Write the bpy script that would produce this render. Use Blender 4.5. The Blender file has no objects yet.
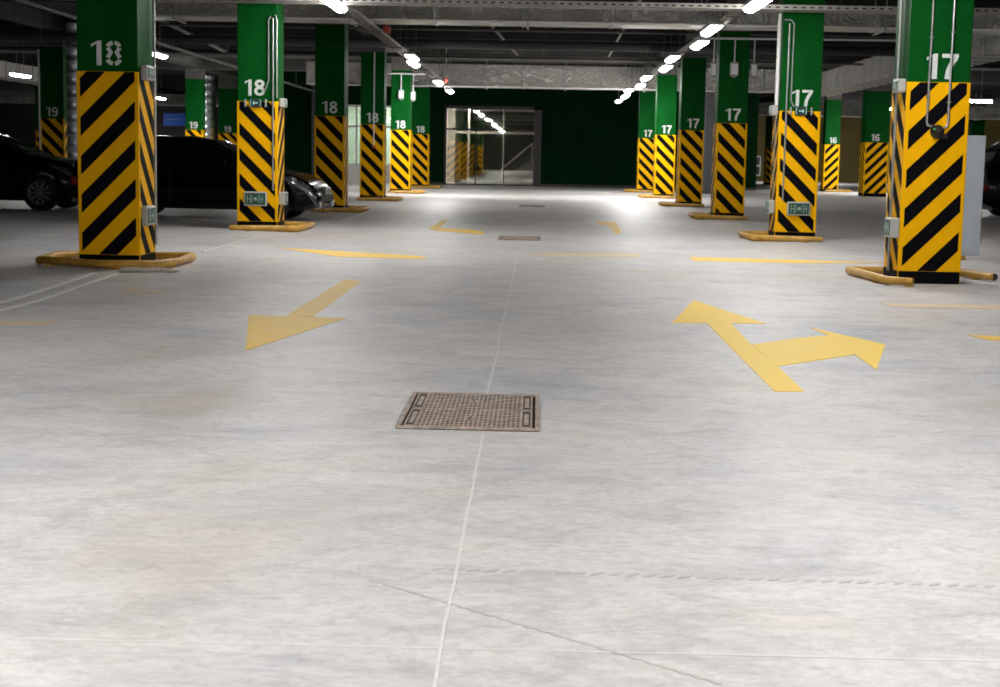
import bpy, math, random
from mathutils import Vector, Matrix
C = bpy.context.scene.collection
R = math.radians
PI = math.pi

# ------------------------------------------------------------------ camera
F_PX, PITCH, YAW, ROLL, CAM_H = 1513.4, .1226, .0225, .0188, 1.135
sy, cy, sp, cp = math.sin(YAW), math.cos(YAW), math.sin(PITCH), math.cos(PITCH)
right0 = Vector((cy, sy, 0)); ahead = Vector((-sy, cy, 0)); zup = Vector((0, 0, 1))
fwd = ahead * cp - zup * sp
up0 = ahead * sp + zup * cp
right = right0 * math.cos(ROLL) + up0 * math.sin(ROLL)
up = up0 * math.cos(ROLL) - right0 * math.sin(ROLL)
cam = bpy.data.cameras.new('camera'); camo = bpy.data.objects.new('camera', cam); C.objects.link(camo)
M = Matrix((right, up, -fwd)).transposed().to_4x4(); M.translation = (0, 0, CAM_H)
camo.matrix_world = M
cam.sensor_width = 36; cam.sensor_fit = 'HORIZONTAL'; cam.lens = F_PX / 1000 * 36
cam.clip_start = .05; cam.clip_end = 400
cam.dof.use_dof = True; cam.dof.focus_distance = 7.5; cam.dof.aperture_fstop = 8
bpy.context.scene.camera = camo

# ------------------------------------------------------------------ world, exposure
w = bpy.data.worlds.new('world'); bpy.context.scene.world = w; w.use_nodes = True
w.node_tree.nodes['Background'].inputs[0].default_value = (.7, .8, 1, 1)
w.node_tree.nodes['Background'].inputs[1].default_value = .02
vs = bpy.context.scene.view_settings
vs.view_transform = 'Standard'; vs.look = 'None'; vs.exposure = 0.0; vs.gamma = 1; vs.use_curve_mapping = False

# lamps: (x, y, strength).  The two rows over the driving aisle, then the side aisles; some are added
LAMP_Z = 3.23
LAMPS_R = [(2.88, -4.5, 100), (2.88, -1.6, 122), (2.88, 1.5, 128), (2.88, 4.4, 110), (2.88, 8.6, 62), (2.88, 12.9, 88),  # the dim fifth lamp is added to lift the floor
           (2.88, 17.3, 104), (2.88, 20.6, 92), (2.74, 24.8, 24), (2.88, 27.9, 34), (2.74, 31.9, 16), (2.88, 35.2, 40),
           (2.74, 39.5, 56), (2.88, 43.8, 260), (2.74, 47.0, 110), (2.88, 51.4, 150), (2.88, 55.4, 20)]
LAMPS_L = [(-2.9, -4.5, 100), (-2.9, -1.6, 122), (-2.9, 1.5, 128), (-2.9, 4.4, 110), (-2.9, 8.6, 30),  # the dim last lamp here is added to lift the floor
           (-2.9, 17.3, 98), (-2.9, 21.6, 96), (-2.9, 35.2, 40), (-2.75, 33.0, 16), (-2.9, 44.0, 260), (-2.9, 49.6, 60)]  # next-to-last lamp is added to light the fifth left column
LAMPS_SIDE = [(-15.0, 44.0, 110), (-8.4, 33.5, 24), (-15.2, 61.0, 100), (-9.7, 51.2, 330), (-24.2, 88.0, 160),  # last two added out of sight, lighting the 19 column and blue sign
              (13.95, 49.8, 170), (9.9, 22.0, 60), (13.2, 58.6, 420), (14.2, 84.5, 300), (15.6, 81.0, 60), (22.5, 83.0, 300),  # added: bay fill, light for the bright column, two for the olive wall
              (-14.0, 30.0, 12)]  # dim fill lamp added over the left bay

# ------------------------------------------------------------------ materials
def newmat(name):
    m = bpy.data.materials.new(name); m.use_nodes = True
    return m, m.node_tree.nodes, m.node_tree.links, m.node_tree.nodes['Principled BSDF']
def pmat(name, col, rough=.5, metal=0, spec=.5, coat=0, noise=0, nscale=4, bump=0, bscale=30, emit=0, detail=4):
    m, N, L, b = newmat(name)
    b.inputs['Base Color'].default_value = (*col, 1)
    b.inputs['Roughness'].default_value = rough; b.inputs['Metallic'].default_value = metal
    b.inputs['Specular IOR Level'].default_value = spec
    b.inputs['Coat Weight'].default_value = coat
    b.inputs['Coat Roughness'].default_value = .05
    if emit:
        b.inputs['Emission Color'].default_value = (*col, 1); b.inputs['Emission Strength'].default_value = emit
    if noise or bump:
        tc = N.new('ShaderNodeTexCoord')
    if noise:
        n = N.new('ShaderNodeTexNoise'); n.inputs['Scale'].default_value = nscale; n.inputs['Detail'].default_value = detail
        L.new(tc.outputs['Object'], n.inputs['Vector'])
        r = N.new('ShaderNodeValToRGB')
        r.color_ramp.elements[0].position = .3; r.color_ramp.elements[1].position = .7
        r.color_ramp.elements[0].color = (*[c * (1 - noise) for c in col], 1)
        r.color_ramp.elements[1].color = (*[min(1, c * (1 + noise)) for c in col], 1)
        L.new(n.outputs['Fac'], r.inputs['Fac']); L.new(r.outputs['Color'], b.inputs['Base Color'])
    if bump:
        n2 = N.new('ShaderNodeTexNoise'); n2.inputs['Scale'].default_value = bscale; n2.inputs['Detail'].default_value = 5
        L.new(tc.outputs['Object'], n2.inputs['Vector'])
        bp = N.new('ShaderNodeBump'); bp.inputs['Strength'].default_value = bump; bp.inputs['Distance'].default_value = .02
        L.new(n2.outputs['Fac'], bp.inputs['Height']); L.new(bp.outputs['Normal'], b.inputs['Normal'])
    return m

green = pmat('green_paint', (.0016, .072, .009), .6, spec=.05, noise=.12, nscale=3, bump=.12, bscale=9)
wallgreen = pmat('green_wall_paint', (.0004, .020, .004), .8, spec=.08, noise=.15, nscale=1)
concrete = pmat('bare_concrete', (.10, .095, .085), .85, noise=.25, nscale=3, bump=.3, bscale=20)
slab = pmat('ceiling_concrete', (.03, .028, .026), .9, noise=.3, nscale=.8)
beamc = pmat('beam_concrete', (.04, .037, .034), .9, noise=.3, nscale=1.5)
yellow = pmat('hazard_yellow', (.93, .47, .001), .5, spec=.08, noise=.05, nscale=6)
black = pmat('hazard_black', (.003, .003, .005), .6, spec=.06, noise=.2, nscale=6)
numwhite = pmat('number_paint', (.66, .69, .66), .6, noise=.12, nscale=25)
railpaint = pmat('rail_yellow', (.52, .29, .045), .45, noise=.25, nscale=9)
trimfoil = pmat('foil_tape', (.78, .75, .7), .35, metal=.3)
dpipe = pmat('dull_pipe', (.13, .13, .13), .5, metal=.3)
blackmat = pmat('rubber_black', (.008, .008, .008), .6)
galv = pmat('galvanised_steel', (.42, .43, .42), .4, metal=.8, noise=.2, nscale=8)
greyplastic = pmat('grey_plastic', (.33, .34, .33), .5)
white = pmat('white_plastic', (.78, .78, .76), .45)
boardwhite = pmat('board_white', (.6, .66, .74), .5, noise=.05, nscale=2)
lens_off = pmat('unlit_diffuser', (.5, .5, .48), .4)
darkframe = pmat('dark_frame', (.025, .023, .024), .45)
olive = pmat('olive_wall', (.17, .13, .035), .8, noise=.2, nscale=.6)
sidewall = pmat('dark_wall', (.03, .028, .026), .85, noise=.3, nscale=.5)
lobbypaint = pmat('lobby_pale_paint', (.80, .66, .60), .7)
lobbydark = pmat('lobby_grey', (.12, .12, .10), .7, noise=.2, nscale=2)
bluesign = pmat('blue_sign', (.002, .11, .6), .5)
signgreen = pmat('sign_green', (.006, .055, .028), .4)
signframe = pmat('sign_frame', (.42, .42, .39), .5)
signpale = pmat('sign_symbol', (.33, .45, .40), .5)
signdark = pmat('sign_dark', (.006, .03, .025), .4)
signcyan = pmat('sign_pale', (.45, .75, .72), .5)
carblack = pmat('car_black', (.0015, .0015, .002), .2, coat=.12, spec=.15)
cargrey = pmat('car_charcoal', (.003, .003, .0035), .25, coat=.12, spec=.15)
carglass = pmat('tinted_glass', (.002, .002, .002), .05, spec=.3)
chrome = pmat('chrome', (.6, .6, .62), .15, metal=1)
darkchrome = pmat('dark_chrome', (.12, .12, .125), .3, metal=.8)
alloy = pmat('alloy', (.34, .32, .31), .35, metal=.6)
headlamp = pmat('headlamp', (.10, .10, .105), .12, metal=.3, coat=.7)
redlens = pmat('red_lens', (.25, .01, .01), .2, coat=.5)
red = pmat('red_plastic', (.4, .03, .02), .45)
castiron = pmat('cast_iron', (.36, .29, .24), .7, metal=.05, noise=.35, nscale=25)
irondark = pmat('iron_recess', (.035, .026, .02), .85, noise=.3, nscale=30)
cable = pmat('cable_sheath', (.25, .22, .18), .6, noise=.3, nscale=10)
yellowtray = pmat('tray_grey', (.3, .29, .26), .5, metal=.4, noise=.2, nscale=6)

def foil_mat():
    m, N, L, b = newmat('crinkled_foil')
    b.inputs['Base Color'].default_value = (.80, .78, .73, 1); b.inputs['Metallic'].default_value = .3; b.inputs['Roughness'].default_value = .28
    tc = N.new('ShaderNodeTexCoord')
    n = N.new('ShaderNodeTexNoise'); n.inputs['Scale'].default_value = 3.2; n.inputs['Detail'].default_value = 6; n.inputs['Distortion'].default_value = 1.6
    v = N.new('ShaderNodeTexVoronoi'); v.inputs['Scale'].default_value = 5; v.feature = 'F1'
    L.new(tc.outputs['Object'], n.inputs['Vector']); L.new(n.outputs['Color'], v.inputs['Vector'])
    add = N.new('ShaderNodeMath'); add.operation = 'ADD'
    L.new(n.outputs['Fac'], add.inputs[0]); L.new(v.outputs['Distance'], add.inputs[1])
    bp = N.new('ShaderNodeBump'); bp.inputs['Strength'].default_value = 1.0; bp.inputs['Distance'].default_value = .3
    L.new(add.outputs[0], bp.inputs['Height']); L.new(bp.outputs['Normal'], b.inputs['Normal'])
    return m
foil = foil_mat()

def floor_mat():
    m, N, L, b = newmat('polished_concrete_floor')
    tc = N.new('ShaderNodeTexCoord')
    def mapping(s):
        mp = N.new('ShaderNodeMapping'); mp.inputs['Scale'].default_value = s
        L.new(tc.outputs['Object'], mp.inputs['Vector']); return mp
    def noise(mp, sc, det=5, dist=0, rough=.55):
        n = N.new('ShaderNodeTexNoise'); n.inputs['Scale'].default_value = sc; n.inputs['Detail'].default_value = det
        n.inputs['Distortion'].default_value = dist; n.inputs['Roughness'].default_value = rough
        L.new(mp.outputs['Vector'], n.inputs['Vector']); return n
    def ramp(src, stops):
        r = N.new('ShaderNodeValToRGB'); e = r.color_ramp.elements
        e[0].position, e[0].color = stops[0][0], (*stops[0][1], 1)
        e[1].position, e[1].color = stops[-1][0], (*stops[-1][1], 1)
        for p, c in stops[1:-1]:
            x = e.new(p); x.color = (*c, 1)
        L.new(src, r.inputs['Fac']); return r
    def mix(a, bb, fac, mode='MIX'):
        x = N.new('ShaderNodeMix'); x.data_type = 'RGBA'; x.blend_type = mode
        if isinstance(fac, float): x.inputs['Factor'].default_value = fac
        else: L.new(fac, x.inputs['Factor'])
        L.new(a, x.inputs['A']); L.new(bb, x.inputs['B']); return x
    big = noise(mapping((1, 1, 1)), .75, 6, .6)
    base = ramp(big.outputs['Fac'], [(.33, (.51, .515, .54)), (.44, (.58, .57, .565)), (.55, (.62, .60, .585)), (.68, (.59, .55, .505))])
    # broad trowel marks, long across the aisle
    st = noise(mapping((1, 1.5, 1)), 2.4, 9, 1.0, .68)
    strk = ramp(st.outputs['Fac'], [(.32, (.74, .74, .755)), (.5, (.98, .98, .98)), (.7, (1.1, 1.09, 1.08))])
    c1 = mix(base.outputs['Color'], strk.outputs['Color'], 1.0, 'MULTIPLY')
    fi = noise(mapping((2, 3.4, 1)), 7, 7, .9, .72)
    fine = ramp(fi.outputs['Fac'], [(.3, (.80, .80, .80)), (.55, (1, 1, 1)), (.8, (1.05, 1.05, 1.05))])
    c2 = mix(c1.outputs['Result'], fine.outputs['Color'], 1.0, 'MULTIPLY')
    # dusty brown area of wear round the drain and the left lane
    wn = noise(mapping((1, 1, 1)), .45, 5, .9)
    dust = ramp(wn.outputs['Fac'], [(.52, (0, 0, 0)), (.72, (1, 1, 1))])
    sc = N.new('ShaderNodeMath'); sc.operation = 'MULTIPLY'; sc.inputs[1].default_value = .6
    L.new(dust.outputs['Color'], sc.inputs[0])
    brown = N.new('ShaderNodeRGB'); brown.outputs[0].default_value = (.42, .365, .31, 1)
    c3 = mix(c2.outputs['Result'], brown.outputs[0], sc.outputs[0])
    # small dark specks
    vo = N.new('ShaderNodeTexVoronoi'); vo.inputs['Scale'].default_value = 9; vo.feature = 'F1'
    L.new(mapping((1, 1, 1)).outputs['Vector'], vo.inputs['Vector'])
    sp_ = ramp(vo.outputs['Distance'], [(.035, (1, 1, 1)), (.06, (0, 0, 0))])
    gate = noise(mapping((1, 1, 1)), 1.6, 3)
    g2 = ramp(gate.outputs['Fac'], [(.5, (0, 0, 0)), (.6, (.55, .55, .55))])
    mm = N.new('ShaderNodeMath'); mm.operation = 'MULTIPLY'
    L.new(sp_.outputs['Color'], mm.inputs[0]); L.new(g2.outputs['Color'], mm.inputs[1])
    dark = N.new('ShaderNodeRGB'); dark.outputs[0].default_value = (.16, .12, .09, 1)
    c4 = mix(c3.outputs['Result'], dark.outputs[0], mm.outputs[0])
    gr = noise(mapping((1, 1.2, 1)), 34, 6, .3, .75)
    grain = ramp(gr.outputs['Fac'], [(.3, (.86, .86, .86)), (.5, (1, 1, 1)), (.7, (1.05, 1.05, 1.05))])
    c5 = mix(c4.outputs['Result'], grain.outputs['Color'], 1.0, 'MULTIPLY')
    sw = noise(mapping((.8, 1.6, 1)), 1.5, 9, 2.2, .7)
    swirl = ramp(sw.outputs['Fac'], [(.47, (1, 1, 1)), (.5, (.86, .84, .82)), (.53, (1, 1, 1))])
    c6 = mix(c5.outputs['Result'], swirl.outputs['Color'], .8, 'MULTIPLY')
    L.new(c6.outputs['Result'], b.inputs['Base Color'])
    rr = N.new('ShaderNodeMapRange'); rr.inputs['To Min'].default_value = .34; rr.inputs['To Max'].default_value = .6
    L.new(st.outputs['Fac'], rr.inputs['Value']); L.new(rr.outputs['Result'], b.inputs['Roughness'])
    b.inputs['Specular IOR Level'].default_value = .35
    bp = N.new('ShaderNodeBump'); bp.inputs['Strength'].default_value = .1; bp.inputs['Distance'].default_value = .01
    L.new(fi.outputs['Fac'], bp.inputs['Height']); L.new(bp.outputs['Normal'], b.inputs['Normal'])
    return m
floorm = floor_mat()

def paint_mat(name, col, lo, hi, sc=6, under=(.52, .51, .48)):
    """worn floor paint: a noise decides how much of the concrete shows through"""
    m, N, L, b = newmat(name)
    b.inputs['Roughness'].default_value = .55; b.inputs['Specular IOR Level'].default_value = .3
    tc = N.new('ShaderNodeTexCoord')
    mp = N.new('ShaderNodeMapping'); mp.inputs['Scale'].default_value = (1.5, 4, 1); L.new(tc.outputs['Object'], mp.inputs['Vector'])
    n = N.new('ShaderNodeTexNoise'); n.inputs['Scale'].default_value = sc; n.inputs['Detail'].default_value = 7; n.inputs['Roughness'].default_value = .7
    L.new(mp.outputs['Vector'], n.inputs['Vector'])
    r = N.new('ShaderNodeMapRange'); r.inputs['From Min'].default_value = .3; r.inputs['From Max'].default_value = .65
    r.inputs['To Min'].default_value = lo; r.inputs['To Max'].default_value = hi
    L.new(n.outputs['Fac'], r.inputs['Value'])
    x = N.new('ShaderNodeMix'); x.data_type = 'RGBA'; L.new(r.outputs['Result'], x.inputs['Factor'])
    x.inputs['A'].default_value = (*under, 1); x.inputs['B'].default_value = (*col, 1)
    L.new(x.outputs['Result'], b.inputs['Base Color'])
    return m
paint = paint_mat('road_paint_yellow', (.98, .65, .025), .85, 1.0)
paintworn = paint_mat('road_paint_worn', (.93, .58, .025), .62, 1)
paintfaint = paint_mat('road_paint_faint', (.85, .55, .2), .1, .6)
cement = paint_mat('pale_cement_patch', (.78, .76, .73), .05, 1, sc=9)
scuff = paint_mat('tyre_scuff', (.42, .39, .36), .0, .8, sc=14)

def lamp_mat(strength):
    m, N, L, b = newmat('lit_diffuser')
    b.inputs['Base Color'].default_value = (.8, .8, .8, 1)
    b.inputs['Emission Color'].default_value = (1, .982, .965, 1); b.inputs['Emission Strength'].default_value = strength
    return m
def glass_mat():
    m, N, L, b = newmat('reflective_glazing')
    out = N['Material Output']; N.remove(b)
    g = N.new('ShaderNodeBsdfGlossy'); g.inputs['Roughness'].default_value = .02; g.inputs['Color'].default_value = (.8, .8, .75, 1)
    t = N.new('ShaderNodeBsdfTransparent'); t.inputs['Color'].default_value = (.75, .78, .72, 1)
    x = N.new('ShaderNodeMixShader'); x.inputs[0].default_value = .7
    L.new(g.outputs[0], x.inputs[1]); L.new(t.outputs[0], x.inputs[2]); L.new(x.outputs[0], out.inputs[0])
    return m
glazing = glass_mat()

# ------------------------------------------------------------------ mesh builder
class MB:
    def __init__(s): s.v = []; s.f = []; s.m = []; s.sm = []
    def add(s, vs_, fs, mat=0, smooth=False):
        o = len(s.v); s.v += [tuple(p) for p in vs_]
        for f in fs: s.f.append([i + o for i in f]); s.m.append(mat); s.sm.append(smooth)
        return s
    def box(s, x0, x1, y0, y1, z0, z1, mat=0, bev=0, M=None):
        if bev:
            b = min(bev, (x1 - x0) / 2.01, (y1 - y0) / 2.01, (z1 - z0) / 2.01)
            # chamfered box: every corner split in three
            P = []; idx = {}
            for ix, X in enumerate((x0, x1)):
                for iy, Y in enumerate((y0, y1)):
                    for iz, Z in enumerate((z0, z1)):
                        dx = b if ix == 0 else -b; dy = b if iy == 0 else -b; dz = b if iz == 0 else -b
                        idx[ix, iy, iz] = len(P)
                        P += [(X, Y + dy, Z + dz), (X + dx, Y, Z + dz), (X + dx, Y + dy, Z)]
            F = []
            q = lambda a, k: idx[a] + k
            for ix in (0, 1): F.append([q((ix, 0, 0), 0), q((ix, 1, 0), 0), q((ix, 1, 1), 0), q((ix, 0, 1), 0)])
            for iy in (0, 1): F.append([q((0, iy, 0), 1), q((1, iy, 0), 1), q((1, iy, 1), 1), q((0, iy, 1), 1)])
            for iz in (0, 1): F.append([q((0, 0, iz), 2), q((1, 0, iz), 2), q((1, 1, iz), 2), q((0, 1, iz), 2)])
            for a in (0, 1):
                for c in (0, 1):
                    F.append([q((a, c, 0), 0), q((a, c, 1), 0), q((a, c, 1), 1), q((a, c, 0), 1)])
                    F.append([q((a, 0, c), 0), q((a, 1, c), 0), q((a, 1, c), 2), q((a, 0, c), 2)])
                    F.append([q((0, a, c), 1), q((1, a, c), 1), q((1, a, c), 2), q((0, a, c), 2)])
            for k in idx.values(): F.append([k, k + 1, k + 2])
        else:
            P = [(x0, y0, z0), (x1, y0, z0), (x1, y1, z0), (x0, y1, z0), (x0, y0, z1), (x1, y0, z1), (x1, y1, z1), (x0, y1, z1)]
            F = [(0, 3, 2, 1), (4, 5, 6, 7), (0, 1, 5, 4), (1, 2, 6, 5), (2, 3, 7, 6), (3, 0, 4, 7)]
        if M is not None: P = [M @ Vector(p) for p in P]
        return s.add(P, F, mat)
    def tube(s, pts, r, n=10, mat=0, caps=True):
        pts = [Vector(p) for p in pts]; rings = []
        prev = None
        for i, p in enumerate(pts):
            a = (pts[i] - pts[i - 1]).normalized() if i else None
            b = (pts[i + 1] - pts[i]).normalized() if i < len(pts) - 1 else None
            t = (a + b).normalized() if a and b else (a or b)
            sc = 1.0
            if a and b: sc = 1 / max(.5, math.cos(a.angle(b) / 2))
            ref = prev if prev is not None else (Vector((0, 0, 1)) if abs(t.z) < .9 else Vector((1, 0, 0)))
            u = (ref - t * ref.dot(t)).normalized(); prev = u; v = t.cross(u)
            rr = r[i] if isinstance(r, (list, tuple)) else r
            rings.append([p + (u * math.cos(2 * PI * k / n) + v * math.sin(2 * PI * k / n)) * rr * sc for k in range(n)])
        V = [q for g in rings for q in g]; F = []
        for i in range(len(rings) - 1):
            for k in range(n): F.append((i * n + k, i * n + (k + 1) % n, (i + 1) * n + (k + 1) % n, (i + 1) * n + k))
        s.add(V, F, mat, True)
        if caps:
            s.add(rings[0], [list(range(n))[::-1]], mat); s.add(rings[-1], [list(range(n))], mat)
        return s
    def lathe(s, prof, axis='Z', n=32, c=(0, 0, 0), mat=0, smooth=True):
        V = []
        for r_, h_ in prof:
            for k in range(n):
                a = 2 * PI * k / n; p = (r_ * math.cos(a), r_ * math.sin(a), h_)
                if axis == 'Y': p = (p[0], p[2], p[1])
                if axis == 'X': p = (p[2], p[0], p[1])
                V.append((p[0] + c[0], p[1] + c[1], p[2] + c[2]))
        F = [(i * n + k, i * n + (k + 1) % n, (i + 1) * n + (k + 1) % n, (i + 1) * n + k) for i in range(len(prof) - 1) for k in range(n)]
        return s.add(V, F, mat, smooth)
    def prism(s, poly, z0, z1, mat=0, fn=None):
        """poly in 2D extruded z0..z1, mapped through fn(x, y, z)"""
        n = len(poly); V = [(x, y, z0) for x, y in poly] + [(x, y, z1) for x, y in poly]
        F = [list(range(n))[::-1], [n + i for i in range(n)]] + [[i, (i + 1) % n, n + (i + 1) % n, n + i] for i in range(n)]
        if fn: V = [fn(*p) for p in V]
        return s.add(V, F, mat)
    def build(s, name, mats, parent=None):
        me = bpy.data.meshes.new(name); me.from_pydata(s.v, [], s.f)
        if not isinstance(mats, (list, tuple)): mats = [mats]
        for m in mats: me.materials.append(m)
        me.polygons.foreach_set('material_index', s.m); me.polygons.foreach_set('use_smooth', s.sm)
        me.update()
        import bmesh
        bm = bmesh.new(); bm.from_mesh(me); bmesh.ops.recalc_face_normals(bm, faces=bm.faces); bm.to_mesh(me); bm.free()
        o = bpy.data.objects.new(name, me); C.objects.link(o)
        if parent: o.parent = parent
        return o
def tag(o, label=None, cat=None, group=None, kind=None):
    for k, v in (('label', label), ('category', cat), ('group', group), ('kind', kind)):
        if v: o[k] = v
    return o
def thing(name, label, cat, loc=(0, 0, 0), rz=0, group=None):
    o = bpy.data.objects.new(name, None); C.objects.link(o); o.location = loc; o.rotation_euler = (0, 0, rz)
    o.empty_display_size = .1
    return tag(o, label, cat, group)
def struct(mb, name, mats, parent=None):
    o = mb.build(name, mats, parent)
    if not parent: o['kind'] = 'structure'
    return o

# ------------------------------------------------------------------ shell
Y_BACK, Y_MID, Y_FRONT = 91.9, 60.5, -8.0
XL, XR = -34.0, 34.0
ZC = 4.38
LIFT = .08      # fittings on the columns were measured from the sleeve's visible foot
struct(MB().box(XL, XR, Y_FRONT, Y_BACK, -.2, 0), 'floor', floorm)
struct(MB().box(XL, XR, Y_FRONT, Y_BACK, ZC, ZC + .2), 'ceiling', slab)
struct(MB().box(XL - .3, XL, Y_FRONT, Y_BACK, 0, ZC), 'wall_left', sidewall)
struct(MB().box(XR, XR + .3, Y_FRONT, Y_BACK, 0, ZC), 'wall_right', olive)
struct(MB().box(XL, XR, Y_FRONT - .3, Y_FRONT, 0, ZC), 'wall_front', sidewall)
struct(MB().box(XL, 0, Y_BACK, Y_BACK + .3, 0, ZC), 'wall_back_left', sidewall)
struct(MB().box(0, XR, Y_BACK, Y_BACK + .3, 0, ZC), 'wall_back_right', olive)
# the green stair-core wall closing the aisle, with its two glazed openings
D0, D1, DZ = -3.72, .13, 3.12
W0, W1, WZ0, WZ1 = -8.6, -5.4, .71, 3.08
wb = MB(); ya, yb = Y_MID, Y_MID + .25
wb.box(-10.6, W0, ya, yb, 0, ZC); wb.box(W0, W1, ya, yb, WZ1, ZC)
wb.box(W1, D0, ya, yb, 0, ZC); wb.box(D0, D1, ya, yb, DZ, ZC); wb.box(D1, 8.66, ya, yb, 0, ZC)
struct(wb, 'wall_back', wallgreen)
struct(MB().box(W0, W1, ya - .02, yb + .05, 0, WZ0), 'trim_1', pmat('pale_plinth', (.85, .82, .8), .7))
struct(MB().box(-10.6, -10.35, yb, Y_BACK, 0, ZC), 'wall_core_left', wallgreen)
struct(MB().box(8.4, 8.66, yb, Y_BACK, 0, ZC), 'wall_core_right', wallgreen)
struct(MB().box(.14, 8.66, ya - .02, ya, 0, .1).box(W1, D0, ya - .02, ya, 0, .1).box(-10.6, W0, ya - .02, ya, 0, .1), 'baseboard_back', pmat('base_grey', (.07, .06, .05), .8))

# glazed screen of the lobby
wn = struct(MB().box(D0, D0 + .09, ya - .04, ya + .1, 0, DZ).box(D1 - .3, D1, ya - .04, ya + .1, 0, DZ)
            .box(D0, D1, ya - .04, ya + .1, DZ - .12, DZ).box(D0, D1, ya - .05, ya + .12, 0, .06), 'window_1', darkframe)
g0, g1 = D0 + .09, D1 - .3
cols_ = [g0, g0 + (g1 - g0) * .335, g0 + (g1 - g0) * .66, g1]
for i in range(3):
    MB().box(cols_[i] + .02, cols_[i + 1] - .02, ya + .02, ya + .028, .08, 2.17).build('pane', glazing, wn)
    MB().box(cols_[i] + .02, cols_[i + 1] - .02, ya + .02, ya + .028, 2.23, DZ - .13).build('pane', glazing, wn)
for x in cols_[1:3]: MB().box(x - .02, x + .02, ya, ya + .05, .06, DZ - .12).build('mullion', darkframe, wn)
MB().box(g0, g1, ya, ya + .05, 2.17, 2.23).build('transom', darkframe, wn)
# inner pale frame of the lobby's second screen
inner = struct(MB().box(g0 - .3, g1 + .3, ya + 1.5, ya + 1.58, 2.06, 2.15), 'window_3', lobbypaint)
for x in (-2.82, -1.4): MB().box(x - .04, x + .04, ya + 1.5, ya + 1.58, 0, 3.2).build('mullion', lobbypaint, inner)
# lobby shell
struct(MB().box(D0 - .2, D0 + .3, yb + 1.8, yb + 12, 0, 3.2), 'wall_lobby_left', lobbypaint)
struct(MB().box(D1 + .05, D1 + .25, yb, yb + 12, 0, 3.2), 'wall_lobby_right', lobbydark)
struct(MB().box(D0 - .1, D1 + .25, yb + 12, yb + 12.2, 0, 3.2), 'wall_lobby_back', pmat('lobby_green', (.16, .20, .06), .7))
struct(MB().box(D0 - .1, D1 + .25, yb, yb + 12.2, 3.2, 3.3), 'ceiling_lobby', lobbydark)
stairs = thing('staircase', 'grey staircase rising to the right behind the lobby glazing', 'staircase', (-1.55, Y_MID + 4.2, 0))
sb = MB()
for k in range(8): sb.box(k * .17, k * .17 + .2, -.6, .6, 0, .1 + k * .14)
sb.build('steps', pmat('stair_concrete', (.3, .27, .25), .7), stairs)
MB().tube([(0, -.62, .6), (1.35, -.62, 1.75)], .03).tube([(.05, -.62, 0), (.05, -.62, .65)], .02).tube([(1.3, -.62, .9), (1.3, -.62, 1.7)], .02).build('handrail', lobbypaint, stairs)
ll = thing('ceiling_lamp', 'added ceiling lamp that lights the inside of the glazed lobby', 'light', (-2.7, Y_MID + .95, 3.2))  # lamp added to brighten the lobby interior
MB().lathe([(0, -.06), (.36, -.05), (.4, 0)], n=24).build('diffuser', lamp_mat(60), ll)

# side window, frame white, seen between the aisle columns
w2 = struct(MB().box(W0, W0 + .07, ya, ya + .08, WZ0, WZ1).box(W1 - .07, W1, ya, ya + .08, WZ0, WZ1).box(W0, W1, ya, ya + .08, WZ1 - .08, WZ1)
            .box(W0, W1, ya - .04, ya + .1, WZ0, WZ0 + .06), 'window_2', white)
MB().box(W0, W1, ya, ya + .08, 2.2, 2.28).build('transom', white, w2)
for x in (-7.9, -7.22, -6.3): MB().box(x - .04, x + .04, ya, ya + .08, WZ0, WZ1).build('mullion', white, w2)
MB().box(W0 + .07, W1 - .07, ya + .03, ya + .036, WZ0 + .06, WZ1 - .08).build('pane', glazing, w2)
struct(MB().box(W0 - .3, W1 + .3, yb + 3, yb + 3.1, 0, 3.2), 'wall_side_room', pmat('room_green', (.55, .68, .58), .7))
struct(MB().box(W0 - .3, W1 + .3, yb, yb + 3.1, 3.2, 3.3), 'ceiling_side_room', white)
l2 = thing('ceiling_lamp', 'round glowing lamp seen through the side window between aisle columns', 'light', (-6.3, Y_MID + 1.6, 3.2))
MB().lathe([(0, -.14), (.3, -.12), (.34, 0)], n=20).build('diffuser', lamp_mat(250), l2)

# beams: one across at each row of columns, and one along each line of columns
SP = 7.772; Y0 = 14.62
for i in range(-2, 10):
    y = Y0 + SP * i + .29
    if y < Y_FRONT + .5 or y > Y_BACK - .5: continue
    if y > Y_MID: continue
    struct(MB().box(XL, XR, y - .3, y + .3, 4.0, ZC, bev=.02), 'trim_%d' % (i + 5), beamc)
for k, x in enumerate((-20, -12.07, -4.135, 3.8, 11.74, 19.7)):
    struct(MB().box(x - .24, x + .24, Y_FRONT, Y_MID if abs(x) < 8 else Y_BACK, 4.05, ZC, bev=.02), 'trim_%d' % (k + 20), beamc)

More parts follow.
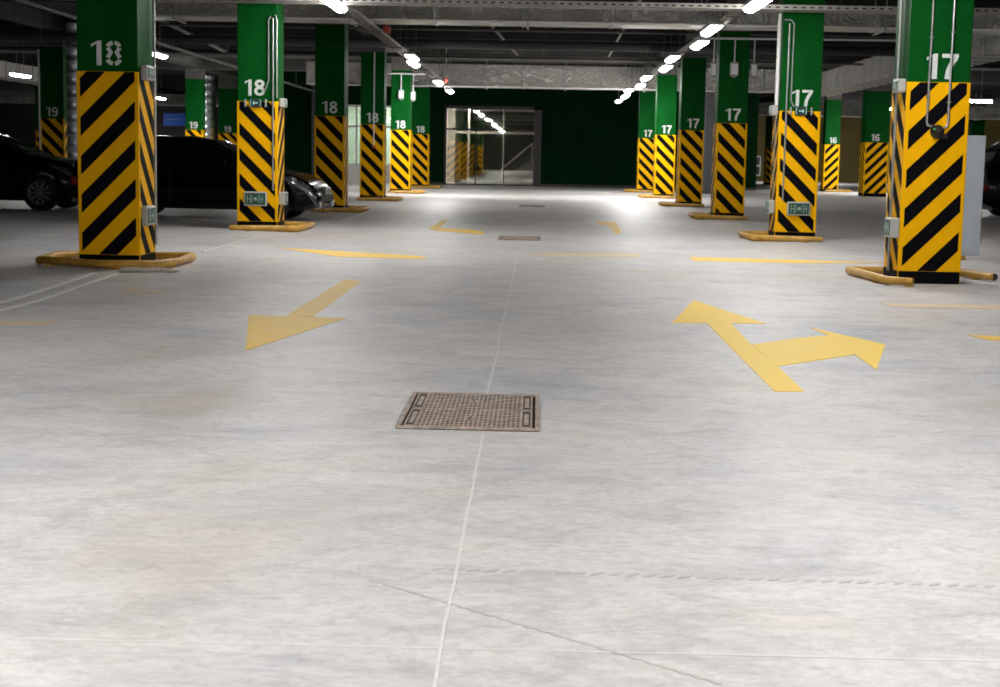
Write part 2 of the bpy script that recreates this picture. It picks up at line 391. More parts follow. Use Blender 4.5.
# ------------------------------------------------------------------ columns
W_ = .585; SZ = 1.88; PAINT_TOP = 3.65
def clip(poly, a, b, c):
    """keep the part of poly where a*x + b*y <= c"""
    out = []
    for i in range(len(poly)):
        p, q = poly[i], poly[(i + 1) % len(poly)]
        dp, dq = a * p[0] + b * p[1] - c, a * q[0] + b * q[1] - c
        if dp <= 0: out.append(p)
        if (dp < 0 < dq) or (dq < 0 < dp):
            t = dp / (dp - dq); out.append((p[0] + (q[0] - p[0]) * t, p[1] + (q[1] - p[1]) * t))
    return out
def stroke(path, r, closed=False):
    """flat ribbon quads along a 2D path"""
    n = len(path); L_, R_ = [], []
    for i, p in enumerate(path):
        a = path[i - 1] if (i or closed) else None
        b = path[(i + 1) % n] if (i < n - 1 or closed) else None
        if a is None: a = p
        if b is None: b = p
        dx, dy = b[0] - a[0], b[1] - a[1]; l = math.hypot(dx, dy) or 1
        nx, ny = -dy / l * r, dx / l * r
        L_.append((p[0] + nx, p[1] + ny)); R_.append((p[0] - nx, p[1] - ny))
    return [[L_[i], R_[i], R_[(i + 1) % n], L_[(i + 1) % n]] for i in range(n if closed else n - 1)]
def arc(cx, cy_, rx, ry, a0, a1, n=14):
    return [(cx + rx * math.cos(R(a0 + (a1 - a0) * i / n)), cy_ + ry * math.sin(R(a0 + (a1 - a0) * i / n))) for i in range(n + 1)]
def digit(ch, stencil=False):
    """polygons in a 0.62 x 1 cell"""
    r = .083
    if ch == '1': return [[(.27, 0), (.45, 0), (.45, 1), (.33, 1), (.27, .88)], [(.33, 1), (.27, .88), (.07, .73), (.07, .86), (.2, .92)], [(.27, .88), (.2, .92), (.33, 1)]]
    if ch == '7': return [[(.02, .84), (.6, .84), (.6, 1), (.02, 1)]] + stroke([(.515, .85), (.37, .62), (.27, .35), (.225, 0)], .09)
    if ch == '8':
        if stencil:
            P = []
            for a0, a1 in ((6, 80), (100, 174)): P += stroke(arc(.31, .745, .2, .175, a0, a1, 6), .08)
            for a0, a1 in ((190, 260), (280, 350)): P += stroke(arc(.31, .275, .22, .2, a0, a1, 6), .08)
            for m_ in (-1, 1): P += stroke([(.31 + m_ * .205, .72), (.31 + m_ * .175, .63), (.31 + m_ * .10, .535), (.31 + m_ * .15, .45), (.31 + m_ * .225, .32)], .075)
            return P
        return stroke(arc(.31, .745, .19, .17, 0, 360, 24)[:-1], r, True) + stroke(arc(.31, .29, .22, .205, 0, 360, 24)[:-1], r, True)
    if ch == '9': return stroke(arc(.3, .69, .21, .225, 0, 360, 24)[:-1], r, True) + stroke(arc(.3, .5, .215, .415, 25, -75, 12) + arc(.26, .24, .2, .16, -90, -165, 5), r)
    if ch == '6': return stroke(arc(.3, .31, .21, .225, 0, 360, 24)[:-1], r, True) + stroke(arc(.3, .5, .215, .415, 205, 105, 12) + arc(.34, .76, .2, .16, 90, 15, 5), r)
    if ch == '2': return stroke(arc(.3, .72, .22, .2, 160, -25, 12) + [(.2, .22), (.08, .08)], r) + [[(.03, 0), (.58, 0), (.58, .16), (.03, .16)]]
    if ch == '5': return [[(.12, .84), (.56, .84), (.56, 1), (.12, 1)], [(.1, .42), (.25, .48), (.27, .86), (.13, .86)]] + stroke(arc(.29, .32, .22, .24, 120, -150, 14), r)
    if ch == '0': return stroke(arc(.31, .5, .2, .42, 0, 360, 26)[:-1], r, True)
    return []

def faces(w):
    """face -> function (u along the face from its left, z, out) -> local point; column centred on local x, front at local y = 0"""
    return {'front': lambda u, z, o: (u - w / 2, -o, z), 'right': lambda u, z, o: (w / 2 + o, u, z),
            'back': lambda u, z, o: (w / 2 - u, w + o, z), 'left': lambda u, z, o: (-w / 2 - o, w - u, z)}
def column(x, y, num, label, slope=1, phase=0., base=.12, digx=.13, numz=.05, stencil=False, toe=SZ, period=.37, bw=.18, w=W_):
    t = thing('column', label, 'column', (x, y, 0), group='numbered striped columns')
    h = w / 2; FACES = faces(w)
    MB().box(-h, h, 0, w, 0, PAINT_TOP, bev=.008).build('shaft', green, t)
    MB().box(-h, h, 0, w, PAINT_TOP, ZC).build('capital', concrete, t)
    s = MB(); o = .007; m = .028
    s.box(-h - o, h + o, -o, w + o, .005, toe, 0, bev=.006)
    for fi, P in enumerate(FACES.values()):
        sl = slope if fi % 2 == 0 else -slope      # stripes meet in chevrons at the corners
        rect = [(m, base + .003), (w - m, base + .003), (w - m, toe - .004), (m, toe - .004)]
        s.prism([(0, .006), (w, .006), (w, base), (0, base)], o - .001, o + .0018, 1, P)
        ref = m if fi % 2 == 0 else w - m
        for k in range(-5, 9):
            lo = phase + k * period; hi = lo + bw
            g = clip(rect, sl, -1, sl * ref - lo)
            g = clip(g, -sl, 1, -sl * ref + hi) if g else g
            if len(g) >= 3: s.prism(g, o - .001, o + .0016, 1, P)
    s.build('hazard_sleeve', [yellow, black], t)
    n = MB(); hh = .235
    for j, ch in enumerate(num):
        for pi, poly in enumerate(digit(ch, stencil)):
            q = [(digx + (j * .66 + a) * hh * 1.13 + (.0 if j == 0 else -.02), toe + numz + b * hh) for a, b in poly]
            n.prism(q, .0005, .0025 + pi * .00004, 0, FACES['front'])
    n.build('number', numwhite, t)
    return t

YS = [Y0 + SP * i for i in range(10)]
XLc, XRc = -4.135, 3.805
column(XLc - .008, YS[0], '18', 'nearest left column, green over yellow and black stripes, stencilled 18 with broken eight', 1, 0.150, .12, stencil=True, digx=.12, numz=.055)
column(XLc, YS[1], '18', 'second left column numbered 18 with a green arrow sign above its stripes', -1, 0.280, .12, digx=.09, numz=.08)
column(XLc, YS[2], '18', 'third left column numbered 18, dull stripes, behind the nose of a black car', -1, 0.380, .12, digx=.13)
column(XLc, YS[3], '18', 'fourth left column numbered 18, a thin conduit down the middle of its face', -1, 0.360, .12, digx=.13)
column(XLc, YS[4], '18', 'brightly lit fifth left column numbered 18 with a pale box hung near its top', -1, 0.330, .12, digx=.13)
column(XLc, YS[5], '18', 'sixth and last left column numbered 18, in shade beside the glazed lobby', -1, 0.330, .12, digx=.13)
r1x, r1y = 3.78, YS[0]
column(r1x, r1y, '17', 'nearest right column numbered 17 with two conduits ending at a black siren', 1, .165, .12, digx=.15, numz=.03, toe=1.915)
column(XRc, YS[1], '17', 'second right column numbered 17 with arrow sign above stripes and exit sign below', -1, 0.280, .12, digx=.15, numz=.07)
column(XRc, YS[2], '17', 'third right column numbered 17 with a grey box hung high on its face', -1, 0.420, .12, digx=.14)
column(XRc, YS[3], '17', 'fourth right column numbered 17, dull stripes, grey duct standing just behind it', -1, 0.300, .12, digx=.15)
column(XRc, YS[4], '17', 'brightly lit fifth right column numbered 17, the taller of the last two', -1, 0.300, .12, digx=.15)
column(XRc, YS[5], '17', 'sixth and farthest right column numbered 17 in front of green wall', -1, 0.300, .12, digx=.15)
column(-12.15, YS[3], '19', 'column numbered 19 beside the spiral duct, above the leftmost black car', -1, 0.360, .12, digx=.13)
column(-12.12, YS[5], '19', 'brightly lit column numbered 19 behind the roof of the middle black car', -1, 0.360, .12, digx=.12)
column(-12.5, YS[6], '19', 'dark green column at right of the farther spiral duct, half behind striped column', -1, 0.360, .12, digx=.2, w=.76)
column(-20.0, YS[6], '20', 'lit green column just left of the 19 column over the leftmost car', -1, 0.360, .12, digx=.3)
column(11.8, YS[5], '16', 'shaded column numbered 16 just left of the nearest right column', 1, 0.360, .12, digx=.17, w=.8)
column(11.74, YS[6], '16', 'brightly lit column numbered 16 right of the second right column', 1, 0.360, .12, digx=.15)
column(11.74, YS[8], '16', 'far narrow striped column glimpsed left of the second right column', -1, 0.360, .12, digx=.15)
column(19.7, YS[7], '15', 'far bright green column above the white panel, numbered 15', 1, 0.360, .12, digx=.13)

# ------------------------------------------------------------------ pipe guards round the column feet
def guard(label, runs, feet, open_end=None):
    # pipe frames bolted to the floor
    x0, y0 = runs[0][0][:2]
    t = thing('pipe_guard', label, 'pipe guard', (x0, y0, 0), group='pipe guards round the column feet')
    for pts in runs:
        mb = MB().tube([(a - x0, b - y0, .05) for a, b in pts], .035, 12)
        mb.build('rail', railpaint, t)
    for a, b in feet:
        MB().tube([(a - x0, b - y0, 0), (a - x0, b - y0, .04)], .018, 8).lathe([(0, .008), (.05, .008), (.05, 0)], n=12, c=(a - x0, b - y0, 0)).build('foot', railpaint, t)
    if open_end:
        a, b = open_end; a -= x0; b -= y0
        MB().lathe([(.037, -.002), (.028, -.003), (0, -.003)], axis='Y', n=14, c=(a, b, .05)).build('open_end', blackmat, t)
    return t
guard('yellow pipe guard ringing the foot of the nearest left column', [[(-4.2, 14.4), (-4.86, 14.7), (-4.92, 15.5), (-4.7, 15.7)], [(-4.2, 14.4), (-3.6, 14.2), (-3.54, 14.95), (-3.56, 15.6), (-4.1, 15.62)]],
      [(-4.75, 14.64), (-4.0, 14.33), (-3.57, 14.7), (-3.65, 15.6)])
guard('broken yellow pipe guard with an open black end at nearest right column', [[(3.53, 14.2), (3.32, 14.32), (3.22, 15.6), (3.45, 15.68)], [(3.45, 15.68), (4.36, 15.6), (4.52, 15.0)]],
      [(3.5, 14.22), (3.29, 14.6), (4.43, 15.35), (3.6, 15.67)], (4.52, 15.0))
def u_guard(x, y, side, label):
    s = 1 if side == 'R' else -1
    xo, xi = x + s * .3, x - s * .68     # outer end (flush with the column), aisle side
    guard(label, [[(xo, y - .55), (xi, y - .55), (xi - s * .03, y + .3), (xi, y + .98)], [(xi, y + .98), (x, y + 1.0)]],
          [(x + s * .05, y - .55), (xi + s * .12, y - .55), (xi, y + .5)])
for i, nm in enumerate(('second', 'third', 'fourth', 'fifth', 'sixth'), 1):
    u_guard(XLc, YS[i], 'L', 'low yellow pipe guard at the foot of the %s left column numbered 18' % nm)
    u_guard(XRc, YS[i], 'R', 'low yellow pipe guard at the foot of the %s right column numbered 17' % nm)
u_guard(11.74, YS[6], 'L', 'faint yellow pipe guard at foot of the brightly lit 16 column')

# ------------------------------------------------------------------ signs and fittings on the columns
def exit_sign(label, loc, rz, w_=.33, h_=.19, d=.07):
    """face looks along local -y; back on local y = 0"""
    t = thing('exit_sign', label, 'exit sign', (loc[0], loc[1], loc[2] + LIFT), rz, 'exit signs on the columns')
    MB().box(-w_ / 2, w_ / 2, -d, 0, -h_ / 2, h_ / 2, bev=.012).build('housing', signframe, t)
    MB().box(-w_ / 2 + .022, w_ / 2 - .022, -d - .004, -d + .002, -h_ / 2 + .022, h_ / 2 - .022, bev=.003).build('face', signgreen, t)
    p = MB(); s = w_ / .33; q = h_ / .19
    for (a, b) in (((-.112, -.055), (-.112, .055)), ((-.07, -.055), (-.07, .055)), ((.07, -.055), (.07, .055)), ((.105, -.055), (.105, .055)), ((-.125, 0), (.125, 0)),
                   ((-.06, .05), (-.03, .02)), ((-.06, -.05), (-.03, -.02)), ((.03, .02), (.055, .052)), ((.03, -.02), (.055, -.052))):
        for quad in stroke([(a[0] * s, a[1] * q), (b[0] * s, b[1] * q)], .0042 * q):
            p.prism(quad, d + .003, d + .006, 0, lambda x, y, z: (x, -z, y))
    p.prism([(.02 * math.cos(k * PI / 6) + .005, .026 * math.sin(k * PI / 6)) for k in range(12)], d + .003, d + .0065, 0, lambda x, y, z: (x * s, -z, y * q))
    p.build('pictogram', signpale, t)
    return t
h = W_ / 2 + .009
fy = -.009
exit_sign('small exit sign box at top of stripes on nearest left column', (XLc + h - .01, YS[0] + .22, 1.80), R(90), .3, .14, .07)
exit_sign('pale exit sign box low on right face of nearest left column', (XLc + h - .01, YS[0] + .22, .42), R(90), .34, .19, .06)
exit_sign('green exit sign low on the face of the second left column', (-4.155, YS[1] + fy, .375), 0, .34, .21, .06)
exit_sign('pale exit sign box low on right side of second left column', (XLc + h, YS[1] + .25, .38), R(90), .3, .19, .09)
exit_sign('exit sign box at stripe top on right side of second left column', (XLc + h, YS[1] + .25, 1.79), R(90), .26, .13, .08)
exit_sign('green exit sign low on the face of the second right column', (3.835, YS[1] + fy, .385), 0, .34, .2, .06)
exit_sign('pale exit sign box low on left side of second right column', (XRc - h, YS[1] + .22, .4), R(-90), .3, .2, .09)
exit_sign('white exit sign box at stripe top on left of second right column', (XRc - h, YS[1] + .22, 1.81), R(-90), .24, .14, .1)
exit_sign('exit sign box at stripe top on left face of nearest right column', (r1x - h, r1y + .12, 1.80), R(-90), .22, .13, .08)
exit_sign('pale exit sign box low on left face of nearest right column', (r1x - h, r1y + .12, .45), R(-90), .26, .19, .09)
def arrow_sign(label, loc, direction):
    t = thing('arrow_sign', label, 'sign', (loc[0], loc[1], loc[2] + LIFT))
    MB().box(-.09, .09, -.025, 0, -.065, .065, bev=.004).build('plate', signdark, t)
    a = MB(); s = direction; mp = lambda x, y, z: (x * s, -z, y)
    for q in ([(-.035, -.008), (.02, -.008), (.02, .008), (-.035, .008)], [(.015, -.03), (.048, 0), (.015, .03)],
              ): a.prism(q, .024, .028, 0, mp)
    for sx in (-1, 1):
        for q in stroke([(sx * .055, -.045), (sx * .072, -.045), (sx * .072, .045), (sx * .055, .045)], .004): a.prism(q, .024, .028, 0, mp)
    a.build('arrow', signcyan, t)
    for sx in (-1, 1): MB().box(sx * .15 - .012, sx * .15 + .012, -.03, 0, -.055, .055, bev=.003).build('bracket', greyplastic, t)
    return t
arrow_sign('dark sign with left-pointing arrow above stripes of second left column', (-4.155, YS[1] + fy, 1.775), -1)
arrow_sign('dark sign with right-pointing arrow above stripes of second right column', (3.815, YS[1] + fy, 1.80), 1)

def conduit(label, pts, r=.011, mat=galv, clips=(), group=None):
    pts = [(a, b, c + LIFT) for a, b, c in pts]; clips = [(a, b, c + LIFT) for a, b, c in clips]
    x0, y0, z0 = pts[0]
    t = thing('conduit', label, 'conduit', pts[0], group=group)
    MB().tube([(a - x0, b - y0, c - z0) for a, b, c in pts], r, 8).build('pipe', mat, t)
    for c in clips:
        MB().box(c[0] - x0 - .02, c[0] - x0 + .02, c[1] - y0 - .012, c[1] - y0 + .012, c[2] - z0 - .008, c[2] - z0 + .008, bev=.003).build('clip', galv, t)
    return t
fr = r1y - .022
conduit('left one of two straight conduits down the face of nearest right column', [(3.69, fr, 4.0), (3.68, fr, 1.46), (3.69, fr, 1.43), (3.73, fr, 1.42)], .012, clips=[(3.685, fr, 2.25), (3.68, fr, 1.7)])
conduit('right one of two straight conduits down the face of nearest right column', [(3.885, fr, 4.0), (3.88, fr, 1.45), (3.87, fr, 1.42), (3.84, fr, 1.41)], .012, clips=[(3.885, fr, 2.3), (3.88, fr, 1.65)])
conduit('grey conduit along the left edge of the nearest right column', [(r1x - h - .02, r1y + .3, 4.0), (r1x - h - .02, r1y + .3, .02)], .014)
sr = thing('siren', 'black round siren on the striped face of nearest right column', 'siren', (3.785, r1y + fy, 1.45))
MB().lathe([(0, -.075), (.03, -.075), (.05, -.06), (.062, -.03), (.068, 0)], axis='Y', n=20).build('body', blackmat, sr)
MB().lathe([(0, -.1), (.02, -.1), (.035, -.076), (.04, -.07)], axis='Y', n=16).build('horn', blackmat, sr)
MB().box(-.05, -.035, -.07, -.05, .015, .03).build('indicator', pmat('indicator_green', (.1, .6, .1), .4), sr)
MB().box(.0, .1, -.045, -.002, -.07, -.02, bev=.01).build('junction', blackmat, sr)
lx = XLc
conduit('grey conduit down the right rear edge of nearest left column', [(lx + h + .02, YS[0] + .5, 4.0), (lx + h + .02, YS[0] + .5, .12)], .014)
conduit('pale trunking beside the conduit bend on the second left column', [(-4.02, YS[1] - .02, 1.95), (-3.965, YS[1] - .02, 2.1), (-3.965, YS[1] - .02, 2.98), (-3.93, YS[1] - .02, 3.03)], .012)
conduit('grey conduit running full height on the second left column', [(-3.90, YS[1] - .022, 3.0), (-3.90, YS[1] - .022, .5)], .013)
conduit('bright conduit at the right corner of the second left column', [(-3.875, YS[1] - .02, 3.05), (-3.86, YS[1] - .02, 3.03), (-3.845, YS[1] - .02, 2.97), (-3.845, YS[1] - .02, 1.85)], .011)
conduit('grey conduit running full height on the second right column', [(3.60, YS[1] - .022, 3.05), (3.60, YS[1] - .022, .5)], .013)
conduit('curved conduit beside the number on the second right column', [(3.52, YS[1] - .02, 3.1), (3.62, YS[1] - .02, 3.1), (3.665, YS[1] - .02, 3.04), (3.66, YS[1] - .02, 1.95), (3.71, YS[1] - .02, 1.86)], .011)
conduit('thick pale riser at left side of second right column', [(XRc - h - .03, YS[1] + .1, 3.2), (XRc - h - .03, YS[1] + .1, 1.88)], .028, white)
conduit('loose black cable hanging down left side of second right column', [(XRc - h - .03, YS[1] + .1, 1.74), (XRc - h - .04, YS[1] + .05, 1.2), (XRc - h - .03, YS[1] + .12, .5)], .009, cable)
cdt = conduit('thin white conduit down the middle of the fourth left column', [(-4.09, YS[3] - .02, 3.57), (-4.09, YS[3] - .02, 1.28)], .016, white)
MB().lathe([(0, .03), (.035, .03), (.045, 0), (.035, -.03), (0, -.03)], n=12, c=(0, 0, -2.33)).build('call_point', red, cdt)
def hung_box(label, x, y, z, top, w_=.17, hh=.27, d=.1):
    z += LIFT; top += LIFT
    t = thing('junction_box', label, 'junction box', (x, y, z))
    MB().box(-w_ / 2, w_ / 2, -d, 0, 0, hh, bev=.02).build('housing', greyplastic, t)
    MB().box(-w_ / 2 + .02, w_ / 2 - .02, -d - .006, -d, .03, hh - .03, bev=.004).build('lid', white, t)
    MB().tube([(0, -d / 2, hh), (0, -d / 2, top - z)], .014, 8).build('conduit', white, t)
    MB().box(-.04, .04, -d * .8, -d * .2, -.03, 0, bev=.008).build('gland', greyplastic, t)
    return t
hung_box('grey box hung by a conduit on the face of third right column', 3.80, YS[2] - .0, 2.71, 3.42)
hung_box('pale box at the left side of the third right column', XRc - W_ / 2 - .1, YS[2] + .12, 2.7, 3.42, .12)
hung_box('grey box at the right side of the third right column', XRc + W_ / 2 + .1, YS[2] + .12, 2.7, 3.42, .14)
hung_box('pale box hung on the face of the fifth left column', -4.12, YS[4] - .0, 2.72, 3.45)
hung_box('pale box at the right side of the fifth left column', XLc + W_ / 2 + .07, YS[4] + .12, 2.69, 3.45, .14)
conduit('white conduit crossing behind the third right column near duct', [(3.0, YS[2] - .022, 3.43), (8.5, YS[2] - .022, 3.46)], .022, white)
conduit('white conduit crossing the top of the fifth left column', [(-4.5, YS[4] - .1, 3.46), (-3.4, YS[4] - .1, 3.46)], .022, white)
conduit('grey riser up the left edge of the 19 column by the leftmost car', [(-12.15 - W_ / 2 - .02, YS[3] - .02, 3.5), (-12.15 - W_ / 2 - .02, YS[3] - .02, 1.0)], .025, white)

# ------------------------------------------------------------------ white panel, spiral ducts, far signs
pn = thing('panel_board', 'tall pale blank panel standing behind the nearest right column', 'panel', (5.12, 18.6, 0))
MB().box(-.3, .285, -.02, .02, .05, 1.50, bev=.004).build('sheet', boardwhite, pn)
MB().box(-.25, .1, -.1, .1, 0, .05, bev=.005).build('foot', railpaint, pn)
def riser(label, x, y, r_, z0=0.0):
    t = thing('spiral_duct', label, 'duct', (x, y, 0))
    prof = [(r_, z0)]; z = z0
    while z < ZC - .3:
        z += .3; prof += [(r_, z - .03), (r_ + .018, z - .015), (r_, z)]
    MB().lathe(prof, n=24).build('pipe', pmat('duct_steel', (.5, .53, .56), .32, metal=.75, noise=.25, nscale=3), t)
    return t
riser('silver spiral duct standing right of the 19 column by the leftmost car', -11.5, 37.55, .155)
riser('farther silver spiral duct right of the brightly lit 19 column', -13.45, 62.2, .27)
gp = thing('service_riser', 'dark grey boxed riser standing right of the fourth right column', 'riser', (5.92, 52.9, 0))
MB().box(-.17, .17, 0, .34, .1, ZC, bev=.01).build('casing', pmat('riser_grey', (.09, .09, .095), .6), gp)
MB().box(-.2, .2, -.03, .37, 0, .1, bev=.01).build('plinth', concrete, gp)
rs = thing('service_riser', 'dark grey riser at the edge of green wall behind third left column', 'riser', (-8.85, Y_MID - .12, 0))
MB().box(-.12, .16, -.12, .1, .1, ZC, bev=.01).build('casing', darkframe, rs)
MB().box(-.14, .18, -.14, .1, 0, .1, bev=.01).build('plinth', darkframe, rs)
bs = thing('wall_sign', 'blue sign board on the dark far wall above the middle car', 'sign', (-21.8, Y_BACK - .06, 2.64))
MB().box(-.85, .75, -.03, .03, 0, .75, bev=.01).build('board', bluesign, bs)
lt = MB()
rng = random.Random(4)
for k in range(9): lt.box(-.7 + k * .085, -.64 + k * .085, -.036, -.03, .33, .33 + rng.uniform(.06, .1))
lt.box(.2, .21, -.036, -.03, .1, .6)
lt.build('lettering', pmat('sign_faint_blue', (.12, .3, .6), .5), bs)
wf = thing('wall_cabinet', 'small white framed cabinet on the far olive wall', 'cabinet', (13.15, Y_BACK - .3, 0))
MB().box(-.22, .2, -.05, .25, .28, 1.5, bev=.01).build('body', white, wf)
MB().box(-.15, .13, -.058, -.05, .95, 1.4, bev=.004).box(-.15, .13, -.058, -.05, .38, .85, bev=.004).build('opening', darkframe, wf)

# ------------------------------------------------------------------ floor markings, joints, drain covers
def flat(name, polys, mat, label, cat, z=.0025, group=None):
    polys = [[(a * 1.0758, b * 1.0758) for a, b in q] for q in polys]
    cx = sum(p[0] for q in polys for p in q) / sum(len(q) for q in polys); cyy = sum(p[1] for q in polys for p in q) / sum(len(q) for q in polys)
    mb = MB()
    for k, q in enumerate(polys): mb.prism([(a - cx, b - cyy) for a, b in q], .0004, z + (k % 5) * .0002)
    o = mb.build(name, mat); o.location = (cx, cyy, 0)
    return tag(o, label, cat, group)
flat('painted_arrow', [[(-1.62, 9.72), (-1.44, 9.78), (-1.46, 12.66), (-1.61, 12.73)], [(-1.86, 9.76), (-1.22, 9.72), (-1.54, 8.0)]], paintworn,
     'yellow straight arrow painted on the left lane, pointing toward the viewer', 'floor marking')
flat('painted_arrow', [[(1.12, 6.96), (1.26, 6.98), (1.27, 7.83), (1.26, 8.75), (1.29, 9.92), (1.13, 9.92), (1.12, 8.4)], [(1.21, 11.51), (.9, 9.86), (1.52, 9.93)],
     [(1.265, 7.83), (1.80, 8.41), (1.84, 9.33), (1.58, 9.12), (1.265, 8.75)], [(1.77, 7.78), (2.07, 8.9), (1.775, 9.75), (1.815, 9.33)]], paint,
     'yellow straight-on and right-turn arrow painted on the right lane', 'floor marking')
flat('painted_arrow', [[(-1.56, 25.2), (-1.46, 25.2), (-1.42, 22.3), (-1.43, 21.5), (-1.56, 21.9)], [(-1.45, 22.3), (-.93, 22.0), (-.72, 21.4), (-.74, 20.7), (-1.43, 21.5)]], paintworn,
     'distant yellow bent arrow on the left lane beyond the second drain cover', 'floor marking')
flat('painted_arrow', [[(.98, 25.7), (1.34, 25.6), (1.23, 21.8), (1.12, 21.6), (1.15, 24.3), (1.03, 24.5)]], paintworn,
     'distant yellow hooked arrow on the right lane', 'floor marking')
flat('painted_line', [[(-2.9, 16.9), (-1.21, 15.95), (-1.1, 15.5), (-2.05, 15.6)]], paintworn, 'pale yellow line across the left lane before second left column', 'floor marking')
flat('painted_line', [[(-.18, 16.82), (1.19, 17.1), (1.13, 16.5), (.1, 16.4)]], paintfaint, 'faint yellow line across the middle of the aisle', 'floor marking')
flat('painted_line', [[(1.7, 16.75), (2.86, 16.55), (3.9, 16.45), (2.77, 16.05), (1.67, 16.05)]], paintworn, 'yellow line across the right lane before second right column', 'floor marking')
flat('painted_line', [[(-3.35, 9.1), (-2.92, 9.2), (-2.93, 8.98), (-3.3, 8.9)]], paintfaint, 'faint orange dash at left edge of the near floor', 'floor marking')
flat('painted_line', [[(-3.12, 11.45), (-2.8, 11.45), (-2.8, 11.2), (-3.1, 11.2)]], paintfaint, 'faint orange dash in front of nearest left column', 'floor marking')
flat('painted_line', [[(2.64, 11.6), (3.7, 11.65), (3.7, 11.3), (2.66, 11.3)]], paintfaint, 'faint orange line in front of the nearest right column', 'floor marking')
flat('painted_line', [[(2.72, 9.5), (3.1, 9.45), (3.1, 9.15), (2.78, 9.25)]], paintworn, 'yellow dash at the right edge of the near floor', 'floor marking')
# narrow pale joint down the middle, slightly wandering
def ribbon(pts, w0):
    return [[(a[0] - w0 / 2, a[1]), (a[0] + w0 / 2, a[1]), (b[0] + w0 / 2, b[1]), (b[0] - w0 / 2, b[1])] for a, b in zip(pts, pts[1:])]
rng = random.Random(7)
flat('floor_joint', ribbon([(-.185 + rng.uniform(-.004, .004), 2.25 + .35 * k) for k in range(11)], .008), cement, 'thin white joint line running up the near floor to the drain cover', 'floor joint', .0015)
flat('floor_joint', ribbon([(-.20 + rng.uniform(-.006, .006), 6.66 + .8 * k) for k in range(14)], .009), cement, 'thin white joint line beyond the near drain cover', 'floor joint', .0015)
flat('floor_joint', [[(-4, 3.12), (4, 3.19), (4, 3.2), (-4, 3.13)]], paint_mat('joint_faint', (.74, .72, .68), .1, .9), 'faint pale joint crossing the nearest floor from left to right', 'floor joint', .0012)
flat('tyre_track', [[(a - .004, b), (a + .012, b - .006), (a + .03, b - .035), (a + .014, b - .03)] for a, b in [(-.4 + .032 * k, 3.68 - .028 * k) for k in range(25)]], scuff, 'dotted tyre print slanting across the near floor to the bottom right', 'tyre mark', .0011)
flat('tyre_track', [[(a, b), (a + .03, b + .012), (a + .04, b + .035), (a + .01, b + .022)] for a, b in [(-.25 + .045 * k, 3.77 - .001 * k) for k in range(36)]], scuff, 'faint tyre print running straight across the near floor', 'tyre mark', .0011)
# double cement trace along the left columns
flat('cement_trace', ribbon([(-3.5, 9.4), (-3.46, 10.4), (-3.54, 11.8), (-3.6, 12.9)], .045), cement, 'inner of two pale cement seams left of the nearest left guard', 'cement seam', .006)
flat('cement_trace', ribbon([(-3.70, 9.4), (-3.66, 10.4), (-3.72, 11.8), (-3.80, 12.9)], .05), cement, 'outer of two pale cement seams left of the nearest left guard', 'cement seam', .006)
flat('cement_trace', ribbon([(-3.52, 15.9), (-3.52, 18.0), (-3.5, 19.2)], .035), cement, 'pale cement seam between nearest and second left columns', 'cement seam', .006)
flat('cement_trace', ribbon([(-3.05, 22.9), (-3.1, 25.5), (-3.12, 28.4)], .05), cement, 'pale cement seam beyond the second left column beside the car', 'cement seam', .006)
mb = MB().tube([(-.32, .02, .02), (-.2, -.05, .035), (0, 0, .03), (.18, .06, .035), (.33, .05, .025), (.42, .12, .02)], [.02, .032, .026, .03, .026, .012], 8)
o = mb.build('rag', pmat('old_cloth', (.55, .52, .45), .9, noise=.2, nscale=20)); o.location = (-3.66, 14.05, 0); o.scale = (.75, .6, .75)
tag(o, 'pale twisted strip of cloth lying against the nearest left guard', 'rag')

def drain(y, label, x=-.27, w_=.60, l=.925):
    t = thing('drain_cover', label, 'drain cover', (x, y, 0), group='drain covers along the aisle')
    a, b = w_ / 2, l / 2
    MB().box(-a, a, -b, b, .0005, .003).build('well', irondark, t)
    f = MB()
    f.box(-a, -a + .018, -b, b, .001, .014, bev=.003).box(a - .018, a, -b, b, .001, .014, bev=.003)
    f.box(-a + .018, a - .018, -b, -b + .018, .001, .014, bev=.003).box(-a + .018, a - .018, b - .018, b, .001, .014, bev=.003)
    f.build('frame', castiron, t)
    for s_ in (-1, 1):
        m = MB(); y0, y1 = (-b + .024, -.005) if s_ < 0 else (.005, b - .024)
        x0, x1 = -a + .03, a - .03
        m.box(x0, x1, y0, y1, .003, .0108, 1)
        nx, ny = 22, 10
        gx0, gx1 = x0 + .05, x1 - .05
        for i in range(nx + 1):
            cx = gx0 + (gx1 - gx0) * i / nx; m.box(cx - .0042, cx + .0042, y0, y1, .005, .0125)
        for j in range(ny + 1):
            cyy = y0 + .006 + (y1 - y0 - .012) * j / ny; m.box(gx0, gx1, cyy - .0075, cyy + .0075, .005, .0122)
        for xx in (x0, x1 - .05):
            m.box(xx, xx + .008, y0, y1, .006, .0135); m.box(xx + .042, xx + .05, y0, y1, .006, .0135)
            m.box(xx, xx + .05, y0, y0 + .02, .006, .0135); m.box(xx, xx + .05, y1 - .02, y1, .006, .0135)
            m.box(xx + .014, xx + .036, y0 + .08, y1 - .08, .006, .012, bev=.002)
        m.box((x0 + x1) / 2 - .018, (x0 + x1) / 2 + .018, (y0 + y1) / 2 - .045, (y0 + y1) / 2 + .045, .006, .0125, bev=.002)
        m.build('lid', [castiron, irondark], t)
drain(6.68, 'nearest rusty cast iron drain cover in the middle of the floor')
drain(21.35, 'second drain cover, a thin brown strip halfway down the aisle', -.23)
drain(35.7, 'farthest drain cover, a faint line before the glazed lobby', -.11)

